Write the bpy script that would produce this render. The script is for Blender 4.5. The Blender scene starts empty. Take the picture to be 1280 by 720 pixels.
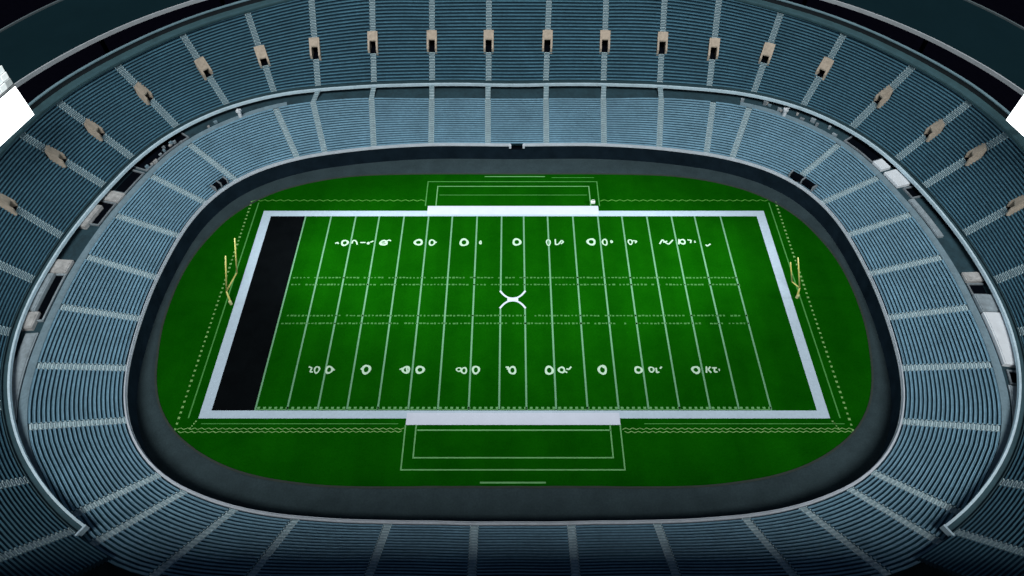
import bpy, bmesh, math, random
from mathutils import Vector
R = math.radians
random.seed(7)
scene = bpy.context.scene
col = scene.collection

# ---------------------------------------------------------------- camera
cam_d = bpy.data.cameras.new("camera"); cam = bpy.data.objects.new("camera", cam_d); col.objects.link(cam)
scene.camera = cam
cam_d.sensor_width = 36.0; cam_d.lens = 850.0/1280.0*36.0
cam_d.clip_start = 1.0; cam_d.clip_end = 3000.0
cam.location = (-0.4, -83.306, 110.3)
cam.rotation_euler = (math.pi/2 - math.atan(1077.0/850.0), 0, 0)

# ---------------------------------------------------------------- sky, sun, exposure
SUN_EL, SUN_AZ = 57.5, 180.0          # degrees; the light comes from behind the camera (south)
world = bpy.data.worlds.new("World"); scene.world = world; world.use_nodes = True
nt = world.node_tree
bg = nt.nodes["Background"]
sky = nt.nodes.new("ShaderNodeTexSky"); sky.sky_type = 'NISHITA'; sky.sun_disc = False
sky.sun_elevation = R(SUN_EL); sky.sun_rotation = R(SUN_AZ)
nt.links.new(sky.outputs[0], bg.inputs[0]); bg.inputs[1].default_value = 0.022
sun_d = bpy.data.lights.new("sun", 'SUN'); sun_d.energy = 3.5; sun_d.angle = R(23); sun_d.color = (1.0, 0.985, 0.96)
sun = bpy.data.objects.new("sun", sun_d); col.objects.link(sun)
sun.rotation_euler = (R(90-SUN_EL), 0, 0)
sun.location = (0, -60, 160)
SPOT_W = 6.6e5
scene.view_settings.view_transform = 'Standard'; scene.view_settings.look = 'None'
scene.view_settings.exposure = -0.1; scene.view_settings.gamma = 1.0
scene.view_settings.use_curve_mapping = False
scene.render.resolution_x = 1024; scene.render.resolution_y = 576

# ---------------------------------------------------------------- helpers
def mat(name, c, rough=0.8, noise=0.15, scale=0.6, detail=6, spec=0.3, c2=None, emit=None, es=0, fine=None, bump=0.0):
    m = bpy.data.materials.new(name); m.use_nodes = True
    n = m.node_tree.nodes; l = m.node_tree.links; b = n["Principled BSDF"]
    b.inputs["Roughness"].default_value = rough
    b.inputs["Specular IOR Level"].default_value = spec
    tc = n.new("ShaderNodeTexCoord"); g = n.new("ShaderNodeNewGeometry")
    nz = n.new("ShaderNodeTexNoise"); nz.inputs["Scale"].default_value = scale; nz.inputs["Detail"].default_value = detail
    nz.inputs["Roughness"].default_value = 0.65
    l.new(g.outputs["Position"], nz.inputs["Vector"])
    rp = n.new("ShaderNodeValToRGB"); rp.color_ramp.elements[0].position = 0.3; rp.color_ramp.elements[1].position = 0.7
    if c2 is None:
        lo = tuple(x*(1-noise) for x in c); hi = tuple(min(1, x*(1+noise)) for x in c)
    else: lo, hi = c, c2
    rp.color_ramp.elements[0].color = (*lo, 1); rp.color_ramp.elements[1].color = (*hi, 1)
    l.new(nz.outputs["Fac"], rp.inputs[0])
    out = rp.outputs[0]
    if fine:
        n2 = n.new("ShaderNodeTexNoise"); n2.inputs["Scale"].default_value = fine[0]; n2.inputs["Detail"].default_value = 3
        l.new(g.outputs["Position"], n2.inputs["Vector"])
        mr = n.new("ShaderNodeMapRange"); mr.inputs[1].default_value = 0.3; mr.inputs[2].default_value = 0.7
        mr.inputs[3].default_value = 1-fine[1]; mr.inputs[4].default_value = 1+fine[1]
        l.new(n2.outputs["Fac"], mr.inputs[0])
        vm = n.new("ShaderNodeVectorMath"); vm.operation = 'SCALE'
        l.new(out, vm.inputs[0]); l.new(mr.outputs[0], vm.inputs[3]); out = vm.outputs[0]
    l.new(out, b.inputs["Base Color"])
    if bump:
        bp = n.new("ShaderNodeBump"); bp.inputs["Strength"].default_value = bump; bp.inputs["Distance"].default_value = 0.05
        l.new(nz.outputs["Fac"], bp.inputs["Height"]); l.new(bp.outputs[0], b.inputs["Normal"])
    if emit:
        b.inputs["Emission Color"].default_value = (*emit, 1); b.inputs["Emission Strength"].default_value = es
    return m

M_ground = mat("ground_dark", (0.0015,0.0015,0.0035), 0.95, spec=0.0)  # darkness of the unlit ground is put into this colour
M_apron = mat("apron_rubber", (0.026,0.042,0.048), 0.8, 0.18, 0.25, fine=(3.0,0.12), spec=0.0)
M_kerb = mat("kerb", (0.02,0.03,0.025), 0.8)
M_band = mat("band_white", (0.34,0.44,0.52), 0.7, 0.05, 0.3, fine=(2.0,0.05))
M_strip = mat("strip_white", (0.46,0.51,0.60), 0.6, 0.04, 0.4)
M_endzone = mat("endzone_black", (0.0022,0.003,0.0036), 0.9, 0.2, 0.3, spec=0.0)
M_line = mat("line_paint", (0.10,0.25,0.135), 0.8, 0.12, 0.8)
M_soft = mat("line_paint_thin", (0.10,0.28,0.10), 0.8, 0.12, 0.8)
M_dim = mat("line_paint_worn", (0.045,0.20,0.04), 0.85, 0.2, 0.8)
M_hash = mat("line_paint_faint", (0.038,0.155,0.032), 0.85, 0.25, 1.5)
M_dot = mat("dot_paint_far", (0.06,0.22,0.03), 0.85, 0.3, 1.2)
M_dot2 = mat("dot_paint", (0.14,0.29,0.09), 0.85, 0.3, 1.2)
M_fig = mat("figure_paint", (0.36,0.52,0.39), 0.7, 0.08, 0.8)
M_post = mat("post_yellow", (0.45,0.43,0.12), 0.45, 0.06, 1.0)
M_pad = mat("post_pad", (0.4,0.42,0.2), 0.7)
M_white = mat("box_white", (0.6,0.66,0.62), 0.6)
M_wall = mat("wall_shade_navy", (0.006,0.012,0.018), 0.7, 0.3, 0.3, spec=0.0)  # navy kept near black to stand for the wall's shade
M_rim = mat("rim_concrete", (0.38,0.43,0.48), 0.7, 0.10, 0.5, fine=(2.5,0.08))
M_rim2 = mat("rim_rail", (0.40,0.46,0.52), 0.5, 0.08, 0.5)
M_black = mat("void_shade_black", (0.002,0.003,0.005), 0.95, spec=0.0)  # black that paints the shade inside openings
M_void = mat("void_shade_navy", (0.006,0.012,0.016), 0.9, 0.3, 0.3, spec=0.0)  # near-black navy that paints the shade in recesses
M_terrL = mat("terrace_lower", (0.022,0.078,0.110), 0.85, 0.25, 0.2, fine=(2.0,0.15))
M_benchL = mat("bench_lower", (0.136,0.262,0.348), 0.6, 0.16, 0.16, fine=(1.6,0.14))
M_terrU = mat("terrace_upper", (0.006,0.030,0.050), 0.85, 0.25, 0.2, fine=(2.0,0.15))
M_benchU = mat("bench_upper", (0.062,0.158,0.218), 0.6, 0.18, 0.14, fine=(1.6,0.16))  # teal seats, darkened further to stand for dimmer light up there
M_stair = mat("stair_tread", (0.34,0.46,0.50), 0.8, 0.14, 0.9, fine=(3.0,0.2))
M_stair2 = mat("stair_tread_worn", (0.22,0.32,0.36), 0.8, 0.14, 0.9, fine=(3.0,0.2))
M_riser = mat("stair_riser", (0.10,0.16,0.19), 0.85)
M_beige = mat("beige_concrete", (0.36,0.31,0.25), 0.8, 0.18, 0.9, fine=(2.0,0.12))
M_deck = mat("deck_teal", (0.014,0.040,0.054), 0.85, 0.3, 0.25, fine=(1.5,0.15))  # teal deck, darkened to paint the dark band between the tiers
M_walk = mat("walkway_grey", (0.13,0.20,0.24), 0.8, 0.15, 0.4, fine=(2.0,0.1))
M_kiosk_d = mat("kiosk_dark_frame", (0.14,0.17,0.19), 0.8, 0.3, 0.8)
M_kiosk_b = mat("kiosk_beige", (0.30,0.31,0.31), 0.8, 0.25, 0.9, fine=(1.5,0.15))
M_kiosk_g = mat("kiosk_grey", (0.20,0.25,0.28), 0.8, 0.2, 0.7, fine=(1.5,0.12))
M_kiosk_w = mat("kiosk_white", (0.55,0.60,0.64), 0.7, 0.08, 0.6)
M_urim = mat("upper_rim_paint", (0.42,0.56,0.64), 0.6, 0.10, 0.4, fine=(2.0,0.08))
M_fwalk = mat("front_walkway", (0.025,0.06,0.075), 0.8, 0.2, 0.4)
M_twalk = mat("top_walkway", (0.03,0.075,0.09), 0.8, 0.2, 0.4)
M_topwall = mat("top_wall", (0.008,0.014,0.018), 0.8, 0.2, 0.4)
M_topcop = mat("top_coping", (0.13,0.22,0.26), 0.7, 0.15, 0.4)
M_canopy = mat("canopy_sheet", (0.005,0.016,0.021), 0.7, 0.12, 0.05, spec=0.0)
M_gutter = mat("gutter_light", (0.36,0.40,0.43), 0.6, 0.1, 0.4)
M_gutter2 = mat("gutter_dim", (0.09,0.12,0.13), 0.6, 0.1, 0.4)
M_housing = mat("lamp_housing", (0.05,0.05,0.055), 0.6)
M_railgrey = mat("rail_grey", (0.25,0.27,0.28), 0.5)
M_lamp = mat("lamp_glass", (0.8,0.8,0.8), 0.4, 0.02, emit=(0.96,1.0,1.0), es=4.0)
M_refl = mat("reflector_lit", (0.7,0.74,0.74), 0.4, 0.2, 1.5, emit=(0.92,1.0,1.0), es=0.75)
M_refl2 = mat("reflector_dim", (0.4,0.44,0.46), 0.4, 0.4, 2.0, emit=(0.9,1.0,1.0), es=0.3)
#GRASS#
def grass_material():
    m = bpy.data.materials.new("turf"); m.use_nodes = True; n = m.node_tree.nodes; l = m.node_tree.links; b = n["Principled BSDF"]
    b.inputs["Roughness"].default_value = 0.95; b.inputs["Specular IOR Level"].default_value = 0.0
    g = n.new("ShaderNodeNewGeometry"); sx = n.new("ShaderNodeSeparateXYZ"); l.new(g.outputs["Position"], sx.inputs[0])
    # mown bands across the pitch
    mt = n.new("ShaderNodeMath"); mt.operation = 'MULTIPLY'; mt.inputs[1].default_value = math.pi/5.5; l.new(sx.outputs[0], mt.inputs[0])
    sn = n.new("ShaderNodeMath"); sn.operation = 'SINE'; l.new(mt.outputs[0], sn.inputs[0])
    mr = n.new("ShaderNodeMapRange"); mr.inputs[1].default_value = -0.3; mr.inputs[2].default_value = 0.3; mr.inputs[3].default_value = 0.96; mr.inputs[4].default_value = 1.04; l.new(sn.outputs[0], mr.inputs[0])
    nz = n.new("ShaderNodeTexNoise"); nz.inputs["Scale"].default_value = 0.12; nz.inputs["Detail"].default_value = 8; nz.inputs["Roughness"].default_value = 0.7; l.new(g.outputs["Position"], nz.inputs["Vector"])
    rp_ = n.new("ShaderNodeValToRGB"); rp_.color_ramp.elements[0].position = .3; rp_.color_ramp.elements[1].position = .7
    rp_.color_ramp.elements[0].color = (0.0012, 0.044, 0.0004, 1); rp_.color_ramp.elements[1].color = (0.0026, 0.064, 0.0008, 1); l.new(nz.outputs["Fac"], rp_.inputs[0])
    n2 = n.new("ShaderNodeTexNoise"); n2.inputs["Scale"].default_value = 3.5; n2.inputs["Detail"].default_value = 4; l.new(g.outputs["Position"], n2.inputs["Vector"])
    m2 = n.new("ShaderNodeMapRange"); m2.inputs[1].default_value = .3; m2.inputs[2].default_value = .7; m2.inputs[3].default_value = .86; m2.inputs[4].default_value = 1.14; l.new(n2.outputs["Fac"], m2.inputs[0])
    mm = n.new("ShaderNodeMath"); mm.operation = 'MULTIPLY'; l.new(mr.outputs[0], mm.inputs[0]); l.new(m2.outputs[0], mm.inputs[1])
    vm = n.new("ShaderNodeVectorMath"); vm.operation = 'SCALE'; l.new(rp_.outputs[0], vm.inputs[0]); l.new(mm.outputs[0], vm.inputs[3]); l.new(vm.outputs[0], b.inputs["Base Color"])
    return m
M_grass = grass_material()
class MB:
    """collects faces into one mesh"""
    def __init__(s): s.v = []; s.f = []; s.mi = []
    def quad(s, a, b, c, d, mi=0):
        k = len(s.v); s.v += [tuple(a), tuple(b), tuple(c), tuple(d)]; s.f.append((k, k+1, k+2, k+3)); s.mi.append(mi)
    def hexa(s, p, mi=0, mtop=None):
        """p: 4 bottom corners then 4 top corners, both counter-clockwise from above"""
        k = len(s.v); s.v += [tuple(q) for q in p]
        for f in ((3,2,1,0), (4,5,6,7), (0,1,5,4), (1,2,6,5), (2,3,7,6), (3,0,4,7)):
            s.f.append(tuple(k+i for i in f)); s.mi.append(mtop if (mtop is not None and f == (4,5,6,7)) else mi)
    def box(s, c, d, u=(1,0,0), mi=0, mtop=None):
        """c base centre, d (len along u, width, height)"""
        u = Vector(u); u.z = 0; u.normalize(); w = Vector((-u.y, u.x, 0)); c = Vector(c); a = u*d[0]/2; b = w*d[1]/2; h = Vector((0,0,d[2]))
        q = [c-a-b, c+a-b, c+a+b, c-a+b]; s.hexa(q+[x+h for x in q], mi, mtop)
    def tube(s, pts, rads, n=10, mi=0):
        k0 = len(s.v)
        for i, p in enumerate(pts):
            p = Vector(p); a = Vector(pts[max(0, i-1)]); b = Vector(pts[min(len(pts)-1, i+1)]); t = (b-a).normalized()
            x = t.cross(Vector((0.31, 0.9, 0.2))).normalized(); y = t.cross(x)
            r = rads if not hasattr(rads, '__len__') else rads[i]
            for j in range(n):
                an = 2*math.pi*j/n; s.v.append(tuple(p + x*r*math.cos(an) + y*r*math.sin(an)))
        for i in range(len(pts)-1):
            for j in range(n):
                s.f.append((k0+i*n+j, k0+i*n+(j+1) % n, k0+(i+1)*n+(j+1) % n, k0+(i+1)*n+j)); s.mi.append(mi)
        s.f.append(tuple(k0+j for j in range(n))[::-1]); s.mi.append(mi)
        s.f.append(tuple(k0+(len(pts)-1)*n+j for j in range(n))); s.mi.append(mi)
    def build(s, name, m, parent=None, loc=None, smooth=False):
        me = bpy.data.meshes.new(name)
        me.from_pydata([tuple(q) for q in s.v], [], s.f)
        ms = m if isinstance(m, (list, tuple)) else [m]
        for x in ms: me.materials.append(x)
        me.polygons.foreach_set("material_index", s.mi)
        if smooth: me.polygons.foreach_set("use_smooth", [True]*len(s.f))
        me.update()
        o = bpy.data.objects.new(name, me); col.objects.link(o)
        if parent is not None: o.parent = parent
        if loc is not None: o.location = loc
        return o
def tag(o, label=None, cat=None, group=None, kind=None):
    if label: o["label"] = label
    if cat: o["category"] = cat
    if group: o["group"] = group
    if kind: o["kind"] = kind
    return o
def empty(name, loc=(0,0,0), rz=0):
    o = bpy.data.objects.new(name, None); col.objects.link(o); o.location = loc; o.rotation_euler[2] = rz
    o.empty_display_size = 0.5; return o
ORD = ['first','second','third','fourth','fifth','sixth','seventh','eighth','ninth','tenth','eleventh','twelfth','thirteenth','fourteenth','fifteenth','sixteenth']

# ---------------------------------------------------------------- ring outlines of the bowl
# each ring: height and radius at every 5 degrees of latitude from -90 (near side) to +90 (far side); left and right mirror
RING = {
    'grass': (0, [38.7, 38.9, 39.3, 40.1, 41.2, 42.8, 44.8, 47.3, 50.3, 53.6, 57.3, 60.9, 64.1, 66.8, 68.5, 69.2, 69.4, 69.7, 69.8, 69.9, 69.8, 69.2, 68.3, 66.5, 63.9, 60.4, 56.7, 53.0, 49.5, 46.5, 44.1, 42.2, 40.7, 39.6, 38.8, 38.4, 38.2]),
    'lrim': (4, [46.3, 46.5, 47.0, 47.8, 49.1, 50.8, 53.0, 55.6, 58.7, 62.0, 65.3, 68.4, 70.7, 72.1, 72.6, 72.5, 72.1, 71.8, 71.7, 71.7, 71.9, 72.1, 71.8, 70.7, 68.5, 65.4, 61.9, 58.3, 55.2, 52.5, 50.2, 48.3, 46.7, 45.4, 44.5, 43.9, 43.7]),
    'lback': (9.5, [58.2, 58.5, 59.1, 60.1, 61.7, 64.1, 67.1, 70.7, 74.8, 78.8, 81.7, 83.1, 84.3, 85.9, 86.5, 86.2, 85.6, 85.0, 84.7, 84.4, 84.2, 84.0, 84.0, 83.8, 82.7, 80.7, 78.2, 74.9, 71.1, 67.5, 64.1, 61.1, 58.8, 57.3, 56.2, 55.4, 55.2]),
    'urim': (11, [60.7, 60.9, 61.6, 62.6, 63.9, 65.7, 67.7, 70.2, 73.0, 75.9, 78.6, 81.3, 83.7, 85.8, 87.4, 88.5, 89.0, 89.0, 88.7, 88.4, 88.1, 87.9, 87.8, 87.2, 85.8, 83.6, 80.6, 77.0, 73.0, 69.4, 66.4, 63.8, 61.8, 60.2, 59.0, 58.1, 57.8]),
    'utop': (27, [78.1, 78.3, 79.1, 80.2, 81.7, 83.5, 85.5, 87.8, 90.1, 92.4, 94.5, 96.2, 97.5, 98.3, 98.6, 98.5, 98.1, 97.7, 97.6, 98.0, 98.4, 98.5, 98.1, 97.0, 95.7, 94.4, 92.9, 91.2, 89.6, 88.2, 86.7, 85.0, 82.7, 80.2, 78.9, 78.2, 78.0]),
    'roofin': (30, [82.7, 82.9, 83.5, 84.3, 85.4, 86.8, 88.4, 90.1, 92.0, 94.0, 96.0, 97.9, 99.7, 101.2, 102.4, 103.3, 103.8, 104.0, 104.1, 104.2, 104.0, 103.4, 102.5, 101.2, 99.7, 97.9, 95.9, 93.8, 91.8, 90.0, 88.3, 86.8, 85.4, 84.3, 83.4, 82.9, 82.7]),
    'roofout': (30, [98.1, 98.5, 99.3, 100.7, 102.4, 104.5, 106.9, 109.4, 112.0, 114.5, 116.7, 118.6, 119.9, 120.7, 120.9, 120.7, 120.2, 119.7, 119.4, 119.6, 120.0, 120.4, 120.7, 120.5, 119.9, 118.7, 116.9, 114.6, 112.0, 109.4, 106.9, 104.5, 102.4, 100.7, 99.3, 98.5, 98.2]),
}
def rad(k, phi):
    t = RING[k][1]; x = (math.degrees(math.asin(max(-1, min(1, math.sin(R(phi)))))) + 90)/5.0
    i = min(int(x), 35); u = x-i
    g = lambda j: t[-j] if j < 0 else (t[72-j] if j > 36 else t[j])
    a, b, c, d = g(i-1), g(i), g(i+1), g(i+2)
    return b + 0.5*u*(c-a + u*(2*a-5*b+4*c-d + u*(3*(b-c)+d-a)))
def rp(k, phi, z=None, off=0.0):
    """point of a ring; off pushes it outwards"""
    def q(p):
        r = rad(k, p); a = R(p); return Vector((r*math.cos(a), r*math.sin(a), RING[k][0] if z is None else z))
    p = q(phi)
    if off:
        t = (q(phi+0.6)-q(phi-0.6)); t.z = 0; t.normalize(); p = p + Vector((t.y, -t.x, 0))*off
    return p
def arc(p0, p1, step=1.5):
    n = max(1, int(round(abs(p1-p0)/step))); return [p0+(p1-p0)*i/n for i in range(n+1)]
def ring_solid(mb, k, angs, o0, o1, z0, z1, mi=0, mtop=None, k2=None, caps=True):
    """a curved beam / slab between two offsets of a ring"""
    k2 = k2 or k; P = [[rp(k, a, z0, o0), rp(k2, a, z0, o1), rp(k2, a, z1, o1), rp(k, a, z1, o0)] for a in angs]
    base = len(mb.v)
    for p in P: mb.v += [tuple(q) for q in p]
    for i in range(len(angs)-1):
        a = base+4*i; b = a+4
        for j in range(4):
            mb.f.append((a+j, b+j, b+(j+1) % 4, a+(j+1) % 4)); mb.mi.append(mtop if (mtop is not None and j == 2) else mi)
    if caps:
        mb.f.append((base, base+1, base+2, base+3)); mb.mi.append(mi)
        e = base+4*(len(angs)-1); mb.f.append((e+3, e+2, e+1, e)); mb.mi.append(mi)
def ring_sheet(mb, ka, kb, angs, za, zb, oa=0.0, ob=0.0, mi=0):
    for a, b in zip(angs[:-1], angs[1:]):
        mb.quad(rp(ka, a, za, oa), rp(kb, a, zb, ob), rp(kb, b, zb, ob), rp(ka, b, za, oa), mi)
YL = [[-46.96, -46.94], [-41.19, -41.07], [-35.45, -35.72], [-30.23, -30.36], [-24.84, -24.57], [-19.17, -19.22], [-13.94, -13.72], [-8.23, -8.27], [-2.75, -2.72], [2.31, 2.13], [7.65, 7.56], [13.24, 13.35], [19.0, 18.85], [24.33, 24.35], [29.92, 30.0], [35.51, 35.5], [40.57, 40.85], [46.42, 46.64]]
LOW = [[-174.4, -174.4], [-165.6, -165.8], [-156.9, -157.5], [-146.6, -144.5], [-142.3, -140.0], [-135.3, -132.2], [-127.1, -123.4], [-113.2, -109.9], [-97.7, -96.0], [-79.2, -81.5], [-64.2, -68.2], [-51.3, -55.1], [-43.7, -46.8], [-36.9, -39.7], [-32.8, -35.1], [-23.3, -22.7], [-14.4, -14.1], [-5.4, -5.7], [3.3, 2.6], [11.8, 10.7], [19.7, 18.6], [26.0, 27.1], [37.2, 42.5], [41.7, 48.3], [50.9, 57.2], [63.8, 68.6], [79.9, 82.0], [98.0, 96.4], [114.2, 109.7], [127.9, 121.8], [137.6, 131.9], [142.5, 137.9], [153.5, 152.8], [160.3, 161.0], [168.4, 169.5], [177.5, 177.3]]
UP = [[-178.0, -176.0], [-170.5, -167.2], [-160.8, -153.9], [-150.6, -146.3], [-142.5, -137.7], [-37.7, -41.5], [-29.7, -33.5], [-19.3, -26.3], [-9.5, -12.3], [-2.1, -4.3], [5.6, 3.6], [14.5, 12.1], [20.2, 18.4], [28.2, 26.9], [35.8, 37.0], [43.1, 46.3], [49.8, 55.8], [58.2, 64.4], [69.3, 73.9], [82.2, 83.6], [96.1, 94.4], [108.9, 104.3], [120.6, 114.0], [130.2, 123.7], [136.8, 133.6], [143.8, 143.2], [151.6, 152.8], [159.5, 161.6], [165.4, 167.9], [174.9, 176.4]]
VOM = [[10, 0.62], [11, 0.6], [12, 0.51], [13, 0.5], [14, 0.49], [15, 0.47], [16, 0.4], [17, 0.39], [18, 0.39], [19, 0.39], [20, 0.4], [21, 0.4], [22, 0.4], [23, 0.41], [24, 0.44], [25, 0.51], [26, 0.53], [27, 0.51], [28, 0.57], [29, 0.63]]
MARKS = [[["l", [-38.92, 16.07], [-38.45, 16.42], [-38.2, 15.95]], ["r", -36.86, 16.26, 0.85, 0.92], ["l", [-35.26, 16.07], [-35.2, 16.89], [-34.7, 17.01], [-34.26, 16.42], [-34.08, 15.72]], ["l", [-33.47, 16.35], [-32.33, 16.33]], ["r", -31.71, 16.14, 0.34, 0.38], ["l", [-31.3, 16.42], [-30.64, 16.77]]], [["r", -28.4, 16.28, 0.94, 0.84], ["l", [-29.0, 16.19], [-28.13, 16.19], [-27.68, 16.89], [-27.18, 17.13], [-26.88, 16.77]]], [["r", -20.82, 16.42, 1.02, 0.96]], [["r", -17.85, 16.35, 0.76, 0.96], ["l", [-17.33, 16.42], [-16.81, 16.42]]], [["r", -10.87, 16.42, 1.02, 1.15]], [["r", -7.29, 16.37, 0.31, 0.57]], [["r", 0.65, 16.51, 0.99, 1.1]], [["r", 7.54, 16.37, 0.54, 0.97], ["l", [9.06, 17.36], [9.08, 15.72], [9.7, 15.84], [10.45, 17.01], [10.86, 16.54], [10.23, 15.95]]], [["r", 16.89, 16.56, 1.02, 1.06]], [["r", 19.85, 16.47, 0.65, 1.01], ["r", 21.33, 16.61, 0.31, 0.43]], [["r", 25.41, 16.51, 0.58, 0.83], ["l", [26.01, 16.89], [26.87, 16.77], [26.45, 16.19]]], [["l", [31.74, 15.95], [32.53, 17.25], [33.1, 16.3], [33.73, 15.84], [34.79, 17.13]], ["l", [32.59, 16.42], [33.51, 16.77]]], [["l", [36.14, 17.36], [35.9, 15.84]], ["r", 36.8, 16.59, 0.76, 0.83], ["l", [37.94, 17.13], [38.79, 17.01], [38.49, 16.19]], ["r", 39.51, 16.56, 0.17, 0.34], ["l", [41.72, 15.72], [41.99, 15.3], [42.8, 15.95]]], [["l", [-38.87, -15.26], [-38.22, -15.52], [-38.43, -16.4], [-37.91, -16.4]], ["r", -37.21, -15.93, 0.6, 0.83]], [["r", -34.9, -15.93, 0.75, 0.9], ["l", [-34.43, -15.52], [-33.9, -16.05]]], [["r", -27.92, -15.86, 0.9, 1.08], ["l", [-28.94, -15.88], [-28.56, -15.35]]], [["r", -20.4, -15.93, 0.83, 0.86], ["l", [-21.62, -15.88], [-21.11, -15.61]], ["l", [-20.38, -15.35], [-20.13, -16.4]]], [["r", -17.76, -15.93, 0.9, 0.9]], [["r", -10.44, -15.88, 0.57, 0.51], ["r", -9.45, -16.09, 0.63, 0.77]], [["r", -7.22, -15.96, 0.78, 0.95]], [["r", -0.32, -16.05, 0.78, 0.94], ["l", [-1.61, -15.35], [-1.01, -15.35], [-1.31, -15.88]]], [["r", 6.62, -16.05, 0.87, 1.01]], [["r", 8.96, -15.96, 0.72, 0.75], ["l", [9.55, -16.23], [9.98, -16.58]], ["l", [9.88, -15.7], [10.32, -15.88], [10.81, -15.26]]], [["r", 16.66, -15.93, 0.9, 1.08], ["l", [16.59, -14.99], [17.0, -15.52]]], [["r", 23.45, -15.96, 0.83, 0.82]], [["r", 25.92, -15.88, 0.6, 0.68], ["l", [26.83, -15.52], [26.84, -16.58], [27.32, -16.4]], ["l", [27.56, -15.7], [27.92, -15.26]]], [["r", 34.29, -15.96, 0.87, 0.88]], [["l", [36.42, -15.17], [36.17, -16.58]], ["l", [37.16, -15.26], [36.6, -15.88], [37.07, -16.58]], ["l", [37.42, -15.52], [38.32, -15.52]], ["l", [37.87, -15.52], [37.71, -16.4], [38.31, -16.4]], ["r", 38.69, -15.96, 0.14, 0.27]]]
SPOT_A, SPOT_T = 51, (0, 12, 0)
FULL = arc(-90, 270, 1.5)

# ---------------------------------------------------------------- ground, apron, pitch
mb = MB(); S = 1500
mb.quad((-S,-S,-0.02), (S,-S,-0.02), (S,S,-0.02), (-S,S,-0.02))
tag(mb.build("ground", M_ground), kind="structure")
mb = MB()
ring_sheet(mb, 'grass', 'lrim', FULL, 0.0, 0.0, 0.0, -0.1)
tag(mb.build("apron_track", M_apron), kind="structure")
mb = MB()
ring_solid(mb, 'grass', FULL, -0.05, 0.30, 0.0, 0.12, caps=False)
tag(mb.build("track_kerb", M_kerb), kind="structure")
mb = MB(); k = len(mb.v); mb.v += [tuple(rp('grass', a, 0.0, -0.05)) for a in FULL[:-1]]; mb.f.append(tuple(range(len(mb.v)))); mb.mi.append(0)
pitch = tag(mb.build("pitch", M_grass), "bright green striped playing field in the middle of the stadium", None, kind="structure")

Z1, Z2, Z3 = 0.008, 0.014, 0.020
def rect(mb, x0, y0, x1, y1, z, mi=0): mb.quad((x0,y0,z), (x1,y0,z), (x1,y1,z), (x0,y1,z), mi)
def stroke(mb, p, q, w, z):
    p = Vector((p[0], p[1], z)); q = Vector((q[0], q[1], z)); d = (q-p).normalized(); n = Vector((-d.y, d.x, 0))*w/2
    mb.quad(p-n, q-n, q+n, p+n)
XL0, XL1, XR1, XR0 = -56.7, -54.75, 54.75, 56.7
YT0, YT1, YB1, YB0 = 26.05, 24.35, -24.5, -26.07
mb = MB()
for x0, y0, x1, y1 in ((XL0,YT1,XR0,YT0), (XL0,YB0,XR0,YB1), (XL0,YB1,XL1,YT1), (XR1,YB1,XR0,YT1)): rect(mb, x0, y0, x1, y1, Z2)
mb.build("boundary_band", M_band, pitch)
mb = MB(); rect(mb, XL1, YB1, -47.05, YT1, Z1); tag(mb.build("end_zone", M_endzone, pitch), "black painted end zone")
for i, (xa, xb) in enumerate(YL):
    x = (xa+xb)/2; mb = MB(); w = 0.33 if i else 0.45
    if i in (8, 9):
        rect(mb, x-w/2, YB1, x+w/2, -1.6, Z1); rect(mb, x-w/2, 2.9, x+w/2, YT1, Z1)
    else: rect(mb, x-w/2, YB1, x+w/2, YT1, Z1)
    mb.build("yard_line", M_line, pitch)
for x0, x1, y0, y1, l in ((-19.6, 19.25, 24.9, 27.6, "white"), (-19.35, 18.95, -27.35, -24.95, "white")):
    mb = MB(); rect(mb, x0, y0, x1, y1, Z3); mb.build("team_strip", M_strip, pitch)
# centre emblem: two facing arcs joined by a bar
mb = MB()
def bow(sy, y0, y1):
    pts = []
    for i in range(17):
        u = -1+2*i/16; pts.append((-0.25+u*2.6, y0+(y1-y0)*(abs(u)**2.3)))
    for i, (p, q) in enumerate(zip(pts[:-1], pts[1:])): stroke(mb, p, q, 0.40, Z3+0.003*(i % 2)+(0.006 if sy > 0 else 0))
bow(1, 1.05, 3.0); bow(-1, 0.45, -1.5); rect(mb, -1.35, 0.40, 0.85, 1.10, Z3+0.02)
mb.build("centre_mark", M_strip, pitch)
def frame(mb, x0, x1, y0, y1, w, z, openside):
    if openside != 'b': rect(mb, x0, y0, x1, y0+w, z)
    if openside != 't': rect(mb, x0, y1-w, x1, y1, z)
    ya, yb = (y0, y1-w) if openside == 'b' else (y0+w, y1)
    rect(mb, x0, ya, x0+w, yb, z); rect(mb, x1-w, ya, x1, yb, z)
for x0, x1, y0, y1, op, m in ((-20.3, 19.7, 27.62, 35.8, 'b', M_dim), (-17.9, 17.7, 27.62, 34.2, 'b', M_soft), (-19.5, 19.0, -35.9, -27.37, 't', M_soft), (-17.6, 17.2, -33.7, -27.37, 't', M_soft)):
    mb = MB(); frame(mb, x0, x1, y0, y1, 0.24, Z1, op); mb.build("box_line", m, pitch)
for x0, y0, x1, y1, m in ((-6.9, 37.3, 7.4, 37.55, M_soft), (-5.8, -38.2, 5.3, -37.9, M_soft), (-17.2, -28.5, 17.1, -28.25, M_soft), (-17.2, 31.1, 17.0, 31.25, M_dim), (9.0, 37.0, 19.0, 37.15, M_dim)):
    mb = MB(); rect(mb, x0, y0, x1, y1, Z1); mb.build("touch_line", m, pitch)
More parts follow.
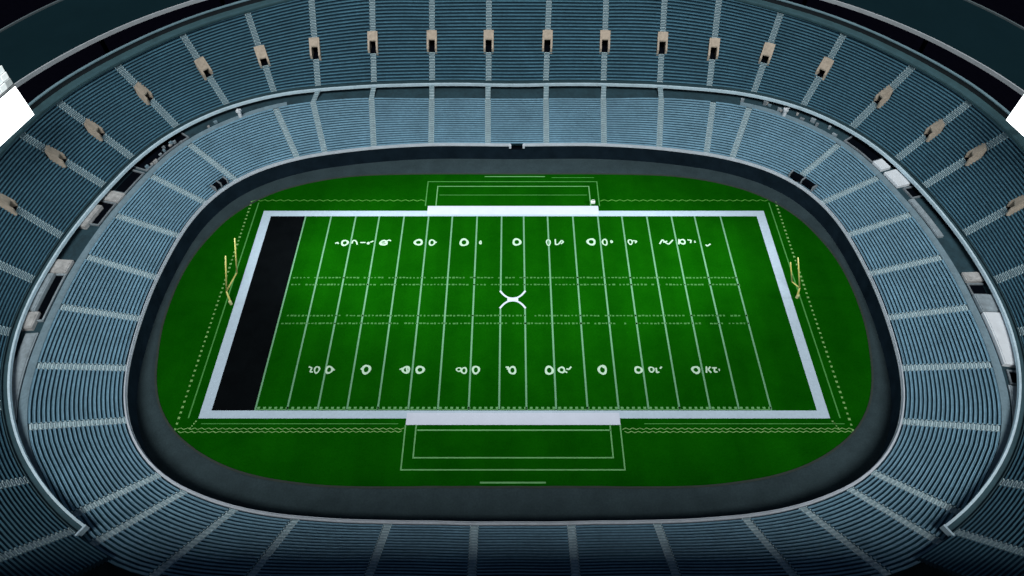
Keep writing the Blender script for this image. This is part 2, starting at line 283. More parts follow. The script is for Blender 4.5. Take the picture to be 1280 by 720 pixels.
# dashed hash rows
for y in (6.5, 4.65, -3.3, -5.2):
    mb = MB(); x = -46.2
    while x < 46.5:
        if random.random() < 0.9: rect(mb, x, y-0.17+random.uniform(-.06,.06), x+random.uniform(0.3,0.6), y+0.17+random.uniform(-.06,.06), Z1)
        x += 0.74
    mb.build("hash_row", M_hash, pitch)
mb = MB(); x = -46.6
while x < 46.5:
    rect(mb, x, -24.15, x+0.5, -23.75, Z1); x += 1.03
rect(mb, -46.8, -24.38, 46.5, -24.24, Z1); mb.build("hash_row", M_soft, pitch)
# dotted outer borders
def dots(x0, y0, x1, y1, step, s, m, zig=0.0, ring=False):
    mb = MB(); L = math.hypot(x1-x0, y1-y0); n = int(L/step); ux, uy = (x1-x0)/L, (y1-y0)/L
    for i in range(n+1):
        t = i*step; z_ = zig*(1 if i % 2 else -1); cx = x0+ux*t-uy*z_; cy = y0+uy*t+ux*z_
        a = s*random.uniform(.8, 1.15)
        d = Vector((ux+ (uy*zig and 0), uy, 0)); nn = Vector((-uy, ux, 0))
        if zig:
            p = (x0+ux*t-uy*z_, y0+uy*t+ux*z_); q = (x0+ux*(t+step)+uy*z_, y0+uy*(t+step)-ux*z_)
            stroke(mb, p, q, s*0.55, Z1+0.003*(i % 2))
        else:
            rect(mb, cx-a/2, cy-a/2, cx+a/2, cy+a/2, Z1)
    mb.build("dotted_border", m, pitch)
for x0, x1 in ((-60.0, -20.5), (19.9, 59.2)):
    dots(x0, 29.4, x1, 29.4, 0.9, 0.32, M_dot, 0.22); 
for x0, x1 in ((-59.9, -19.7), (19.2, 60.0)):
    dots(x0, -28.1, x1, -28.1, 0.62, 0.24, M_dot2, 0.15)
    dots(x0+.3, -28.75, x1-.3, -28.65, 0.62, 0.24, M_dot2, -0.15)
    mb = MB(); rect(mb, x0+4, -27.2, x1-1, -27.05, Z1); mb.build("touch_line", M_dim, pitch)
dots(-60.2, -28.2, -60.2, 29.2, 1.1, 0.42, M_dot2); dots(60.1, -28.4, 60.1, 29.4, 1.1, 0.42, M_dot2)
for x in (-58.5, 58.5):
    mb = MB(); rect(mb, x-0.13, -26.0, x+0.13, 28.7, Z1); mb.build("touch_line", M_dim, pitch)
dots(-57.6, -28.0, -56.9, -26.5, 0.5, 0.3, M_dot2); dots(57.6, -28.0, 56.9, -26.5, 0.5, 0.3, M_dot2)
# yard figures: rings and loose strokes
for G in MARKS:
    mb = MB(); lift = 0.0
    for g in G:
        lift += 0.002
        if g[0] == 'r':
            _, cx, cy, a, b = g; n = 18; t = min(0.95, a*0.95, b*0.95)*0.52
            if a < 0.5: t = min(a, b)*0.9
            ang0 = random.uniform(0, 6)
            for i in range(n):
                q = []
                for j in (i, i+1):
                    an = 2*math.pi*j/n; w_ = 1+0.07*math.sin(3*an+ang0)
                    q.append((cx+a*w_*math.cos(an), cy+b*w_*math.sin(an), Z3+0.01+lift)); q.append((cx+(a-t)*math.cos(an), cy+(b-t)*math.sin(an), Z3+0.01+lift))
                mb.quad(q[1], q[0], q[2], q[3])
        else:
            for p, q in zip(g[1:-1], g[2:]): lift += 0.002; stroke(mb, p, q, 0.31, Z3+0.01+lift)
    mb.build("yard_figure", M_fig, pitch)

# ---------------------------------------------------------------- goalposts and small box
def goal(name_label, stem0, fork, a_top, b_base, b_top, r=0.16):
    root = tag(empty("goalpost", (stem0[0], stem0[1], 0)), name_label, "goalpost", "goalposts"); o = Vector((stem0[0], stem0[1], 0))
    def part(nm, pts, rr, m=M_post):
        m_ = MB(); m_.tube([Vector(p)-o for p in pts], rr, 10); return m_.build(nm, m, root, smooth=True)
    s = Vector(stem0); f = Vector(fork); b0 = Vector(b_base)
    bx = MB(); bx.tube([(0,0,0), (0,0,0.9)], 0.3, 14); bx.build("base_pad", M_pad, root)
    part("stem", [s, s.lerp(f, 0.55), f], [0.2, 0.18, 0.15])
    part("crossbar", [f, b0], r); part("upright", [f, Vector(a_top)], r*0.95); part("upright", [b0, Vector(b_top)], r*0.95)
goal("pale yellow forked goalpost beside the black end zone at the left", (-57.37,-0.39,0), (-57.81,0.87,2.6), (-55.73,2.94,11), (-56.71,5.34,3.0), (-54.84,7.08,11.5), 0.14)
goal("pale yellow forked goalpost outside the white band at the right end", (57.8,1.25,0), (57.63,1.69,2.6), (55.57,3.83,9.5), (56.36,3.1,2.9), (54.32,3.45,8.5), 0.13)
mb = MB(); mb.box((18.1, 28.5, 0.02), (0.9, 0.5, 0.45)); mb.box((18.1, 28.5, 0.47), (1.0, 0.6, 0.06)); mb.tube([(17.8, 28.7, 0.5), (17.8, 28.7, 0.9), (18.4, 28.7, 0.9), (18.4, 28.7, 0.5)], 0.05, 6)
tag(mb.build("equipment_box", M_white), "small pale box on the grass at the far touchline, inside the upper box lines", "box")

# ---------------------------------------------------------------- retaining wall and rim round the pitch
TUN = (87.0, 91.0)   # tunnel mouth in the middle of the far side
angs = arc(91.0, 360+87.0, 1.5)
wall = MB(); ring_solid(wall, 'lrim', FULL, -0.10, 0.35, 0.0, 3.0, caps=False)
wall2 = MB(); ring_solid(wall2, 'lrim', angs, -0.10, 0.35, 3.0, 4.0)
w = tag(wall.build("pitch_wall", M_wall), "dark wall with a pale rail running round the pitch below the lower tier", "wall")
wall2.build("upper_course", M_wall, w)
m_ = MB(); ring_solid(m_, 'lrim', angs, -0.15, 0.35, 4.0, 4.35); m_.build("rim_coping", M_rim, w)
m_ = MB(); ring_solid(m_, 'lrim', angs, -0.04, 0.06, 4.4, 4.75); m_.build("rim_rail", M_rim2, w)
t = tag(empty("players_tunnel", rp('lrim', 89.0, 0.0)), "dark tunnel mouth breaking the pale rim at the middle of the far side", "tunnel")
o = rp('lrim', 89.0, 0.0)
m_ = MB(); ring_sheet(m_, 'lrim', 'lrim', arc(87.0, 91.0, 1), 3.02, 3.02, -0.1, 2.4); m_.v = [tuple(Vector(v)-o) for v in m_.v]; m_.build("floor", M_black, t)  # black paints the dark inside the tunnel mouth
m_ = MB(); ring_solid(m_, 'lrim', arc(87.0, 91.0, 1), 2.4, 2.6, 3.0, 4.6); m_.v = [tuple(Vector(v)-o) for v in m_.v]; m_.build("back_wall", M_black, t)
m_ = MB(); ring_solid(m_, 'lrim', arc(87.0, 91.0, 1), 0.36, 2.4, 4.1, 4.3); m_.v = [tuple(Vector(v)-o) for v in m_.v]; m_.build("lintel", M_void, t)
for a in (86.9, 91.1):
    m_ = MB(); p = rp('lrim', a, 3.9, -0.7); m_.box(p-o+Vector((0,0.3,0)), (0.5, 0.8, 0.7)); m_.build("end_post", M_rim, t)

# ---------------------------------------------------------------- tiers
TN = {'L': dict(f='lrim', b='lback', z0=4.0, z1=9.5, n=21, of=0.4, ob=-0.9, blo=0.40, bhi=0.90), 'U': dict(f='urim', b='utop', z0=11.0, z1=27.0, n=29, of=1.3, ob=-1.6, blo=0.50, bhi=0.90)}
def TP(T, pf, pb, s, z):
    a = rp(T['f'], pf, 0, T['of']); b = rp(T['b'], pb, 0, T['ob']); p = a.lerp(b, s); p.z = z; return p
def dphi(T, pf, pb, s, w):
    """angle that spans w metres across an aisle"""
    a = TP(T, pf, pb, s, 0); b = TP(T, pf+0.5, pb+0.5, s, 0); d = TP(T, pf, pb, min(1, s+.05), 0)-TP(T, pf, pb, max(0, s-.05), 0); d.normalize()
    e = b-a; across = abs(e.x*d.y-e.y*d.x); return 0.5*w/max(across, 1e-3)
VOM_ROWS = 5
def build_block(T, A, B, label, cat, group, m_t, m_b, name, voms=(None, None)):
    """one seating block between aisles A and B=(front angle, back angle)"""
    n = T['n']; rise = (T['z1']-T['z0'])/n
    mid = TP(T, (A[0]+B[0])/2, (A[1]+B[1])/2, 0.0, T['z0'])
    root = tag(empty(name, mid), label, cat, group)
    seg = max(2, int(round((B[0]-A[0])/1.8)))
    terr = MB(); benches = []
    for j in range(n):
        s0, s1 = j/n, (j+1)/n; z = T['z0']+j*rise; zp = z-rise if j else z-0.05
        wA = wB = HW
        if voms[0] and voms[0] <= j < voms[0]+VOM_ROWS: wA = VW
        if voms[1] and voms[1] <= j < voms[1]+VOM_ROWS: wB = VW
        if A[2]: wA = 0.0
        if B[2]: wB = 0.0
        def pt(u, s, zz):
            dA = dphi(T, A[0], A[1], s, wA) if wA else 0; dB = dphi(T, B[0], B[1], s, wB) if wB else 0
            f0, f1 = A[0]+dA, B[0]-dB; b0, b1 = A[1]+dA, B[1]-dB
            return TP(T, f0+(f1-f0)*u, b0+(b1-b0)*u, s, zz)-mid
        us = [i/seg for i in range(seg+1)]
        F = [pt(u, s0, z) for u in us]; K = [pt(u, s1, z) for u in us]; D = [Vector((p.x, p.y, zp-mid.z)) for p in F]
        for i in range(seg):
            terr.quad(F[i], K[i], K[i+1], F[i+1]); terr.quad(D[i], F[i], F[i+1], D[i+1])
        # end cheeks so that steps read as solid beside aisles
        for a_, e in ((0, 0), (seg, 1)):
            terr.quad(F[a_], K[a_], K[a_]-Vector((0,0,rise*1.6)), F[a_]-Vector((0,0,rise*1.6)))
        bm_ = MB(); v0 = len(bm_.v); uu = [0.006+0.988*u for u in us]; h0, h1 = 0.30, 0.44
        lo = T.get('blo', 0.47); hi = T.get('bhi', 0.93); jit = random.uniform(-.02, .02)
        prof = [(lo+jit, h0), (hi+jit, h0), (hi+jit, h1+0.12), (hi-0.12+jit, h1+0.12), (hi-0.14+jit, h1), (lo+jit, h1)]
        for u in uu:
            a = pt(u, s0, z); b = pt(u, s1, z)
            for s_, h in prof: q = a.lerp(b, s_); q.z += h; bm_.v.append(tuple(q))
        m6 = len(prof)
        for i in range(seg):
            for q in range(m6):
                bm_.f.append((i*m6+q, i*m6+(q+1) % m6, (i+1)*m6+(q+1) % m6, (i+1)*m6+q)); bm_.mi.append(0)
        bm_.f.append(tuple(range(m6))); bm_.mi.append(0); bm_.f.append(tuple(seg*m6+q for q in range(m6))[::-1]); bm_.mi.append(0)
        benches.append(bm_)
    terr.build("terrace", m_t, root)
    for b_ in benches: b_.build("bench", m_b, root)
    return root
def build_stairs(T, A, label, group, hw, skip=None, extra=None):
    """stair flight; skip=(row0,rows) where an entrance sits"""
    n = T['n']*2; rise = (T['z1']-T['z0'])/n; mb = MB(); mb_lo = None; o = TP(T, A[0], A[1], 0, T['z0'])
    for j in range(n):
        if skip and skip[0]*2 <= j < (skip[0]+VOM_ROWS)*2:
            if mb_lo is None: mb_lo, mb = mb, MB()
            continue
        s0, s1 = j/n, (j+1)/n; z = T['z0']+0.06+j*rise
        d0 = dphi(T, A[0], A[1], s0, hw); d1 = dphi(T, A[0], A[1], s1, hw)
        a, b = TP(T, A[0]-d0, A[1]-d0, s0, z)-o, TP(T, A[0]+d0, A[1]+d0, s0, z)-o
        c, d = TP(T, A[0]+d1, A[1]+d1, s1, z)-o, TP(T, A[0]-d1, A[1]-d1, s1, z)-o
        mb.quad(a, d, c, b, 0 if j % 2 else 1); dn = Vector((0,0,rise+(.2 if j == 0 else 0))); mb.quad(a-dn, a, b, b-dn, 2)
        # hand grip / edge blocks at the step ends
        if j % 2 == 0:
            for p, q in ((a, d), (b, c)):
                m = p.lerp(q, .5); mb.box(m-Vector((0,0,.02)), (0.16, 0.16, 0.34), mi=0)
    st = (mb_lo or mb).build("stair_flight", [M_stair, M_stair2, M_riser], None, loc=o)
    if mb_lo is not None: mb.build("upper_flight", [M_stair, M_stair2, M_riser], st)
    st_o = tag(st, label, "stairs", group)
    if extra: extra(st_o, o)
    return st_o
HW, VW = 0.60, 1.10

def place_name(phi, tier):
    """where along the bowl an angle lies, in words, and an ordering key"""
    p = phi % 360
    if 50 <= p <= 130: return 'far', -p
    if p < 50 or p > 322: return 'right', -((p+90) % 360)
    if 130 < p < 218: return 'left', p
    return 'near', p
def label_all(items, tier, what):
    """items: list of (phi); returns labels counted within each side"""
    out = [None]*len(items); g = {}
    for i, ph in enumerate(items): r, k = place_name(ph, tier); g.setdefault(r, []).append((k, i))
    words = {'far': 'far side, {o} from the left', 'left': 'left end, {o} counting from the top',
             'right': 'right end, {o} counting from the top', 'near': 'dark near side, {o} from the left'}
    for r, l in g.items():
        for n_, (k, i) in enumerate(sorted(l)):
            out[i] = what+', '+words[r].format(t=tier, o=ORD[n_] if n_ < len(ORD) else 'last')
    return out
# --- lower tier
LA = [(a, b, False) for a, b in LOW]
blocks = [(LA[i], LA[i+1]) for i in range(len(LA)-1)] + [(LA[-1], (LA[0][0]+360, LA[0][1]+360, False))]
labs = label_all([(a[0]+b[0])/2 for a, b in blocks], 'lower', 'lower tier block of blue-grey benches')
T = TN['L']
for (a, b), lb in zip(blocks, labs):
    # split at the tunnel is not needed: the tunnel passes below the first rows
    build_block(T, a, b, lb, "seating block", "seating blocks of the lower tier", M_terrL, M_benchL, "seating_block")
labs = label_all([a[0] for a in LA], 'lower', 'pale lower tier stair flight')
def flight_up(phi_f, phi_b):
    def ex(o, loc):
        a = rp('lback', phi_b, 9.5, -0.9); m = MB(); d0 = dphi(T, phi_f, phi_b, 1.0, HW)
        pu = min((u[0] for u in UP), key=lambda q: abs(q-phi_b)); b0 = rp('urim', pu-d0, 11.2, -0.2)-loc; b1 = rp('urim', pu+d0, 11.2, -0.2)-loc
        a0 = rp('lback', phi_b-d0, 9.62, -0.9)-loc; a1 = rp('lback', phi_b+d0, 9.62, -0.9)-loc
        w_ = (b0-a0)
        if w_.xy.length < 0.6:
            h = Vector((a0.x, a0.y, 0)); out = Vector(rp('lback', phi_b, 0, 0.6)-rp('lback', phi_b, 0, 0)); b0 += out; b1 += out
        k = 10
        for i in range(k):
            p = a0.lerp(b0, i/k); q = a0.lerp(b0, (i+1)/k); r_ = a1.lerp(b1, i/k); s_ = a1.lerp(b1, (i+1)/k)
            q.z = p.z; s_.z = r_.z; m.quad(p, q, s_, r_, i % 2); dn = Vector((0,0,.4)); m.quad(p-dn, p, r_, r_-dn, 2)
        m.build("upper_steps", [M_stair, M_stair2, M_riser], o)
    return ex
for (a, lb) in zip(LA, labs):
    far = 60 < a[0] % 360 < 135
    build_stairs(T, a, lb, "stair flights of the lower tier", HW, None, flight_up(a[0], a[1]) if 49 < a[0] < 139 else None)
# --- upper tier: a horseshoe, open at the near side
UA = [(a, b, False) for a, b in UP]
i0 = next(i for i, a in enumerate(UA) if a[0] > -60)
order = UA[i0:]+[(a+360, b+360, c) for a, b, c in UA[:i0]]
ends = [(order[0][0]-5.0, order[0][1]-5.0, True)] + order + [(order[-1][0]+5.0, order[-1][1]+5.0, True)]
vom = {}
for i, s in VOM:
    a = UA[i]; key = a[0] if i >= i0 else a[0]+360; vom[round(key, 2)] = max(2, int(round(s*29-VOM_ROWS*0.5)))
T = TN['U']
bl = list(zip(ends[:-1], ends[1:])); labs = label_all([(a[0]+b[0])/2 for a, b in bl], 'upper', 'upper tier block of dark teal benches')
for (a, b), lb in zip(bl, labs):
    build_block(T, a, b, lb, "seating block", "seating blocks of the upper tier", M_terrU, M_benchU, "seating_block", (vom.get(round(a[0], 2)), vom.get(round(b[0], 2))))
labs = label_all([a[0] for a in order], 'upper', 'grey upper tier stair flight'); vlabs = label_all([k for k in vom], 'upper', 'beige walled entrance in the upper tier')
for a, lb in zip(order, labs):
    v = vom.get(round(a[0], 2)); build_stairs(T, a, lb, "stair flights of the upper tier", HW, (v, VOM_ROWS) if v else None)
for (key, v), lb in zip(vom.items(), vlabs):
    a = next(q for q in order if round(q[0], 2) == key); n = T['n']; rise = (T['z1']-T['z0'])/n
    r0, r1 = v, v+VOM_ROWS; zf = T['z0']+r0*rise; zb = T['z0']+r1*rise
    F = TP(T, a[0], a[1], r0/n, zf); K = TP(T, a[0], a[1], r1/n, zf); d = (K-F); L = d.length; d.normalize(); nx = Vector((-d.y, d.x, 0))
    root = tag(empty("stand_entrance", F), lb, "entrance", "walled entrances along the upper tier stairs")
    W = VW; th = 0.34
    def P_(x, y, z): return d*x+nx*y+Vector((0,0,z))
    rf = L*0.50          # roof covers the back half
    H_ = zb-zf
    side = abs(math.sin(R(key))) < 0.75
    if side: rf = L*0.22
    for sy, nm in ((1, "side_wall"), (-1, "side_wall")):
        m = MB(); y0, y1 = sorted((sy*(W-th), sy*(W+0.12)))
        bot = [P_(-0.15, y0, -0.6), P_(L+0.15, y0, -0.6), P_(L+0.15, y1, -0.6), P_(-0.15, y1, -0.6)]
        top = [P_(-0.15, y0, 0.9), P_(L+0.15, y0, H_+1.1), P_(L+0.15, y1, H_+1.1), P_(-0.15, y1, 0.9)]
        m.hexa(bot+top); m.build(nm, M_beige, root)
    m = MB(); zr = lambda x: 0.75+(H_+0.15)*x/L
    m.hexa([P_(rf, -W+th, zr(rf)), P_(L+.1, -W+th, zr(L)), P_(L+.1, W-th, zr(L)), P_(rf, W-th, zr(rf)),
            P_(rf, -W+th, zr(rf)+.3), P_(L+.1, -W+th, zr(L)+.3), P_(L+.1, W-th, zr(L)+.3), P_(rf, W-th, zr(rf)+.3)]); m.build("roof_slab", M_beige, root)
    m = MB(); m.quad(P_(-0.1, -W+th, -0.05), P_(L, -W+th, -0.05), P_(L, W-th, -0.05), P_(-0.1, W-th, -0.05)); m.build("floor", M_black, root)
    m = MB(); m.quad(P_(L-.05, -W+th, -0.05), P_(L-.05, -W+th, H_+.5), P_(L-.05, W-th, H_+.5), P_(L-.05, W-th, -0.05)); m.build("doorway_shade", M_black, root)  # black sheet painting the shade inside the opening

# ---------------------------------------------------------------- concourse between the tiers
U0, U1 = -38.2, 218.2          # ends of the upper rim
CA = arc(U0-3, U1+3, 1.5)
m = MB()
for a, b in zip(CA[:-1], CA[1:]):
    m.quad(rp('lback', a, 9.5, -0.9), rp('lback', a, 9.5, 8), rp('lback', b, 9.5, 8), rp('lback', b, 9.5, -0.9))
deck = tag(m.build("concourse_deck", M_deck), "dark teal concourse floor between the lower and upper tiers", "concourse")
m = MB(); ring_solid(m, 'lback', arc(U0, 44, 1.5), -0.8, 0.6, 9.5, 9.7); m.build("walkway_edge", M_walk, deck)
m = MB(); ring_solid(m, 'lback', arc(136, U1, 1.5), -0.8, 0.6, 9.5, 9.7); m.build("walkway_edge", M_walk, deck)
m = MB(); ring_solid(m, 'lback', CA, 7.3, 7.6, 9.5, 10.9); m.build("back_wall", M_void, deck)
NA = arc(U1-360+3, U0-3, 1.5)
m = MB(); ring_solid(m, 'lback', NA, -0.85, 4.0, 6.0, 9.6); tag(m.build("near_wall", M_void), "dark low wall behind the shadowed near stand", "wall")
def conc(name, label, cat, phi0, phi1, o0, o1, h, mt, well=False, grp=None, zb=9.52):
    a = arc(phi0, phi1, 1.0); c = rp('lback', (phi0+phi1)/2, zb, (o0+o1)/2)
    if not well:
        m = MB(); ring_solid(m, 'lback', a, o0, o1, zb, zb+h); m.v = [tuple(Vector(v)-c) for v in m.v]
        o = m.build(name, mt, None, loc=c)
        m2 = MB(); ring_solid(m2, 'lback', arc(phi0+.15, phi1-.15, 1.0), o0+.25, o1-.25, zb+h, zb+h+0.1); m2.v = [tuple(Vector(v)-c) for v in m2.v]; m2.build("roof_sheet", mt, o)
        return tag(o, label, cat, grp)
    root = tag(empty(name, c), label, cat, grp)
    m = MB(); ring_solid(m, 'lback', a, o0+.3, o1-.1, zb+0.0, zb+0.03); m.v = [tuple(Vector(v)-c) for v in m.v]; m.build("pit_shade", M_black, root)  # flat black slab on the deck, painting the shade of a pit
    m = MB(); ring_solid(m, 'lback', a, o0, o0+.3, zb, zb+h); ring_solid(m, 'lback', [phi0-.2, phi0], o0, o1, zb, zb+h); ring_solid(m, 'lback', [phi1, phi1+.2], o0, o1, zb, zb+h)
    m.v = [tuple(Vector(v)-c) for v in m.v]; m.build("parapet", mt, root)
    return root
G1 = "stairwells in the concourse"; G2 = "pale kiosks on the concourse"
conc("stairwell", "dark stairwell on the left concourse, narrow and highest up", "stairwell", 152.0, 160.2, 0.9, 4.6, .35, M_kiosk_d, True, G1)
conc("stairwell", "dark stairwell on the left concourse just above the beige landing", "stairwell", 161.0, 165.3, 0.9, 4.0, .35, M_kiosk_d, True, G1)
conc("kiosk", "beige landing block crossing the left concourse between two stairwells", "kiosk", 165.5, 167.3, 0.8, 6, .5, M_kiosk_b, False, G2)
conc("stairwell", "dark stairwell on the left concourse just below the beige landing", "stairwell", 167.6, 171.6, 0.9, 5.0, .35, M_kiosk_d, True, G1)
conc("kiosk", "beige flat roof beside the stairwell on the left concourse", "kiosk", 168.6, 172.6, 2.9, 6.1, .9, M_kiosk_b, False, G2)
conc("kiosk", "small cluttered pale block at the narrow top of the lowest left stairwell", "kiosk", 178.3, 180.4, 0.9, 5, .7, M_kiosk_b, False, G2)
conc("stairwell", "long dark stairwell low on the left concourse beside a grey roof", "stairwell", 180.6, 187.6, 0.9, 3.0, .35, M_kiosk_g, True, G1)
conc("kiosk", "long grey flat roof low on the left concourse", "kiosk", 180.6, 186.4, 2.95, 6, .8, M_kiosk_g, False, G2)
conc("kiosk", "pale pinkish block at the foot of the long grey roof at left", "kiosk", 186.6, 189.0, 2.0, 6, .8, M_kiosk_b, False, G2)
conc("kiosk", "grey paved ramp at the bottom of the left concourse", "ramp", 189.5, 201.0, 0.8, 3.0, .3, M_kiosk_g, False, G2)
conc("stairwell", "dark stairwell at the narrow top of the right concourse", "stairwell", 21.8, 27.0, 0.9, 4.2, .35, M_kiosk_d, True, G1)
conc("kiosk", "upper of two white roofs side by side on the right concourse", "kiosk", 19.6, 21.5, 0.9, 3.3, .7, M_kiosk_w, False, G2)
conc("kiosk", "lower of two white roofs side by side on the right concourse", "kiosk", 15.9, 19.0, 0.9, 4.4, .7, M_kiosk_w, False, G2)
conc("stairwell", "small dark stairwell under the two white roofs on the right concourse", "stairwell", 13.6, 15.4, 2.0, 4.6, .35, M_kiosk_d, True, G1)
conc("kiosk", "slim pale walkway roof curving down the right concourse", "kiosk", 6.0, 13.2, 0.85, 2.1, .5, M_kiosk_g, False, G2)
conc("kiosk", "narrow beige bar across the right concourse", "kiosk", -1.7, -0.3, 0.9, 4.2, .6, M_kiosk_b, False, G2)
conc("stairwell", "dark square stairwell between the beige bar and the grey roof at right", "stairwell", -3.6, -2.1, 0.9, 4, .3, M_kiosk_d, True, G1)
conc("kiosk", "square grey roof above the big white one on the right concourse", "kiosk", -6.5, -3.9, 0.85, 4.4, .7, M_kiosk_g, False, G2)
conc("kiosk", "long bright white roof low on the right concourse", "kiosk", -14.0, -6.7, 0.85, 4.0, .8, M_kiosk_w, False, G2)
conc("stairwell", "small dark stairwell just below the long white roof at right", "stairwell", -16.2, -14.7, 1.3, 4.6, .3, M_kiosk_d, True, G1)
conc("kiosk", "pale paved ramp at the bottom of the right concourse", "ramp", -22.0, -16.6, 0.85, 2.8, .3, M_kiosk_g, False, G2)
rc = random.Random(11)
PHS = [rc.choice([rc.uniform(28, 47), rc.uniform(146, 160), rc.uniform(28, 40)]) for _ in range(24)]
MIX = [rc.randrange(4) for _ in PHS]
RANK = [sum(1 for j in range(len(PHS)) if MIX[j] == MIX[k] and (PHS[j] < 90) == (PHS[k] < 90) and (abs(PHS[j]-90) < abs(PHS[k]-90))) for k in range(len(PHS))]
for k in range(len(PHS)):
    ph = PHS[k]; p = rp('lback', ph, 9.5, rc.uniform(0.9, 2.8)); t_ = rp('lback', ph+1, 9.5)-rp('lback', ph, 9.5)
    m = MB(); a_, b_, h_ = rc.uniform(.4, 1.1), rc.uniform(.3, .6), rc.uniform(.4, .9)
    m.box((0,0,0), (a_, b_, h_), t_); m.box((0,0,h_), (a_*1.08, b_*1.08, .06), t_)
    mt_, cw = [(M_kiosk_g, "grey"), (M_kiosk_b, "beige"), (M_kiosk_d, "charcoal"), (M_walk, "blue-grey")][MIX[k]]; sd = 'right' if ph < 90 else 'left'
    tag(m.build("service_crate", mt_, None, loc=p), "small %s crate in the upper %s concourse gap, %s such crate outwards from the middle" % (cw, sd, ORD[RANK[k]]), "crate", "service crates in the concourse gap")
# hatches on the front rows: black boxes stand for dark openings
for lb, ph0, ph1 in (("dark hatch with pale frame in the front row at the upper left corner", 154.9, 157.4), ("dark hatch with pale frame in the front row at the upper right corner", 22.6, 27.2)):
    c = rp('lrim', (ph0+ph1)/2, 4.6, 1.3); root = tag(empty("front_hatch", c), lb, "hatch", "hatches in the front rows of the lower tier")
    m = MB(); ring_solid(m, 'lrim', arc(ph0, ph1, 1), 0.7, 2.0, 4.2, 5.5); m.v = [tuple(Vector(v)-c) for v in m.v]; m.build("cover", M_black, root)
    m = MB()
    for q in (ph0, (ph0+ph1)/2, ph1): ring_solid(m, 'lrim', [q-.12, q+.12], 0.6, 2.1, 4.2, 5.65)
    m.v = [tuple(Vector(v)-c) for v in m.v]; m.build("frame", M_kiosk_d, root)
for lb, ph in (("small white post under the upper rim at the upper left", 143.5), ("small grey camera stand under the upper rim at the upper right", 37.0)):
    c = rp('lback', ph, 9.5, -0.2); m = MB(); m.box((0,0,0), (0.6,0.6,1.6)); m.box((0,0,1.6), (1.0,0.9,0.5)); m.tube([(0,0,2.1), (0.5,-0.4,2.6)], .12)
    tag(m.build("camera_stand", M_kiosk_w, None, loc=c), lb, "stand", "camera stands under the upper rim")

# ---------------------------------------------------------------- upper rim, top walkway
UR = arc(U0, U1, 1.5)
m = MB(); ring_solid(m, 'urim', UR, -0.12, 0.24, 10.7, 11.35)
rim = tag(m.build("upper_rim", M_urim), "pale curved parapet along the front of the upper tier", "parapet")
m = MB(); ring_solid(m, 'urim', UR, 0.3, 1.35, 10.5, 10.96); m.build("front_walkway", M_fwalk, rim)
m = MB(); ring_solid(m, 'urim', [U0-.2, U0], -0.2, 1.9, 10.4, 11.5); m.build("end_cap", M_urim, rim)
m = MB(); ring_solid(m, 'urim', [U1, U1+.2], -0.2, 1.9, 10.4, 11.5); m.build("end_cap", M_urim, rim)
m = MB(); ring_solid(m, 'urim', UR, 1.15, 1.25, 10.96, 11.4); m.build("walkway_rail", M_fwalk, rim)
TA = arc(order[0][0]-5, order[-1][0]+5, 1.5)
m = MB(); ring_solid(m, 'utop', TA, -2.25, 0.0, 26.6, 27.0)
top = tag(m.build("top_walkway", M_twalk), "teal walkway and parapet along the top of the upper tier", "walkway")
m = MB(); ring_solid(m, 'utop', TA, 0.0, 0.35, 20.0, 28.0); m.build("outer_wall", M_topwall, top)
m = MB(); ring_solid(m, 'utop', TA, -0.1, 0.5, 28.0, 28.2); m.build("coping", M_topcop, top)

# ---------------------------------------------------------------- outer canopy ring; added unseen roofs shade the near stand
m = MB(); OA = FULL
ring_solid(m, 'roofin', OA, 0.0, 0.0, 29.6, 30.0, k2='roofout', caps=False)
can = tag(m.build("canopy_ring", M_canopy), "wide dark teal roof ring round the outside of the stadium", "roof")
m = MB(); ring_solid(m, 'roofin', OA, -0.3, 0.0, 29.5, 30.3, caps=False); m.build("inner_gutter", M_gutter, can)
m = MB(); ring_solid(m, 'roofout', OA, 0.0, 0.4, 29.3, 30.35, caps=False); m.build("outer_gutter", M_gutter2, can)
for a in range(0, 360, 15):
    p = rp('roofin', a, 0, 9.0); m = MB(); m.tube([p, p+Vector((0,0,29.5))], 0.5, 8); m.build("column", M_canopy, can)
m = MB(); pr = []
for a in arc(-158, -22, 4): pr.append(rp('roofin', a, 31.0, -0.6))
front = [Vector((p.x, max(p.y, -62.6) if True else p.y, 31.0)) for p in pr]
for i in range(len(pr)-1):
    a, b = pr[i], pr[i+1]; fa = Vector((a.x*0.93, -62.6, 31.0)); fb = Vector((b.x*0.93, -62.6, 31.0))
    if a.y < -63 and b.y < -63:
        dz = Vector((0,0,.5)); m.hexa([fa, fb, b, a]+[q+dz for q in (fa, fb, b, a)])
rf_ = m.build("near_shade_roof", M_canopy)  # slab added out of view to cast shade on the near rows
m = MB(); m.hexa([(-52,-84,18.0), (52,-84,18.0), (50,-58.9,18.0), (-50,-58.9,18.0), (-52,-84,18.5), (52,-84,18.5), (50,-58.9,18.5), (-50,-58.9,18.5)])
m.build("shade_canopy", M_canopy, rf_)  # second unseen slab, added to deepen the shade on the back rows
tag(rf_, "unseen dark roof added to shade the near stand", "roof")

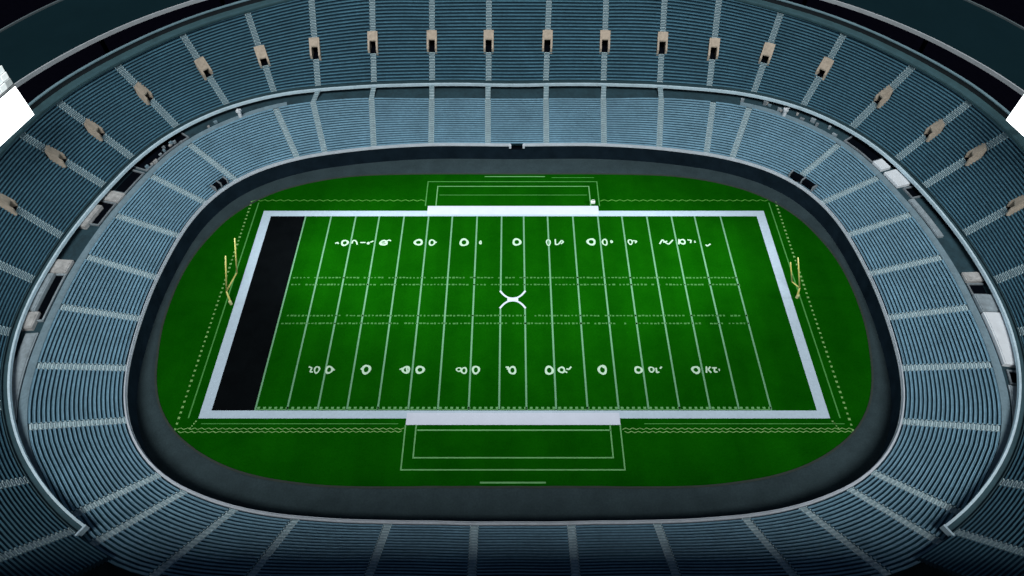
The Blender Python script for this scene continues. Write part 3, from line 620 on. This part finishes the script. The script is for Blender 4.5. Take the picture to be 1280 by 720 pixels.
# ---------------------------------------------------------------- floodlight banks
def bank(sx, lb):
    o = Vector((-89.4, 20.4, 31.0)) if sx < 0 else Vector((90.9, 18.8, 31.0)); d = Vector((sx*0.235, -0.972, 0)) 
    d = Vector((sx*0.235, -0.972, 0)).normalized(); nrm = Vector((-sx*0.972, -0.235, 0)).normalized()
    root = tag(empty("floodlight_bank", o), lb, "floodlights", "floodlight banks")
    L, H = 16.0, 6.3
    P = lambda u, z, n=0.0: d*u+Vector((0,0,z))+nrm*n
    m = MB(); q = [P(0,0,-.7), P(L,0,-.7), P(L,0,-.05), P(0,0,-.05)]; m.hexa(q+[x+Vector((0,0,H+4.4)) for x in q]); m.build("housing", M_housing, root)
    nu, nz = 10, 4
    for i in range(nu):
        for j in range(nz):
            u0, u1 = L*i/nu+.03, L*(i+1)/nu-.03; z0, z1 = H*j/nz+.03, H*(j+1)/nz-.03; c = P((u0+u1)/2, (z0+z1)/2)
            m = MB(); q = [P(u0,z0,.0)-c, P(u1,z0,0)-c, P(u1,z0,.18)-c, P(u0,z0,.18)-c]; m.hexa(q+[x+Vector((0,0,z1-z0)) for x in q]); m.build("lamp", M_lamp, root, loc=c)
    m = MB(); q = [P(-.05,H+.05,-.05), P(L,H+.05,-.05), P(L,H+.05,.35), P(-.05,H+.05,.35)]; m.hexa(q+[x+Vector((0,0,.28)) for x in q]); m.build("cross_rail", M_railgrey, root)
    rs = random.Random(5)
    for i in range(11):
        for j in range(3):
            u0, u1 = L*i/11+.08, L*(i+1)/11-.08; z0, z1 = H+.45+3.8*j/3+.04, H+.45+3.8*(j+1)/3-.05; c = P((u0+u1)/2, (z0+z1)/2)
            m = MB(); q = [P(u0,z0,0)-c, P(u1,z0,0)-c, P(u1,z0,.2)-c, P(u0,z0,.2)-c]; sh = nrm*rs.uniform(-.0,.25); m.hexa(q+[x+Vector((0,0,z1-z0))+sh for x in q]); m.build("reflector", M_refl if (i+j) % 3 else M_refl2, root, loc=c)
    m = MB()
    for u in (2.0, 8.0, 14.0):
        b_ = P(u, 0, -.7); e = b_+(-nrm)*(13.0)+Vector((0,0,-1.0)); m.tube([b_+Vector((0,0,.5)), e], .3, 8); m.tube([b_+Vector((0,0,8)), e], .22, 8)
    m.build("support_frame", M_railgrey, root)
    ld = bpy.data.lights.new("flood_spot", 'SPOT'); ld.energy = SPOT_W; ld.spot_size = R(SPOT_A); ld.spot_blend = 1.0; ld.shadow_soft_size = 9.0; ld.color = (0.93, 0.98, 1.0)
    lo = bpy.data.objects.new("flood_spot", ld); col.objects.link(lo); lo.parent = root; lo.location = P(L*.5, H*.6, 2.0)
    tgt = Vector(SPOT_T) ; tgt.x *= sx; v = tgt-(o+lo.location); lo.rotation_euler = v.to_track_quat('-Z', 'Y').to_euler()
bank(-1, "glaring white floodlight bank at the left edge beside the dark roof ring")
bank(1, "glaring white floodlight bank at the right edge beside the dark roof ring")
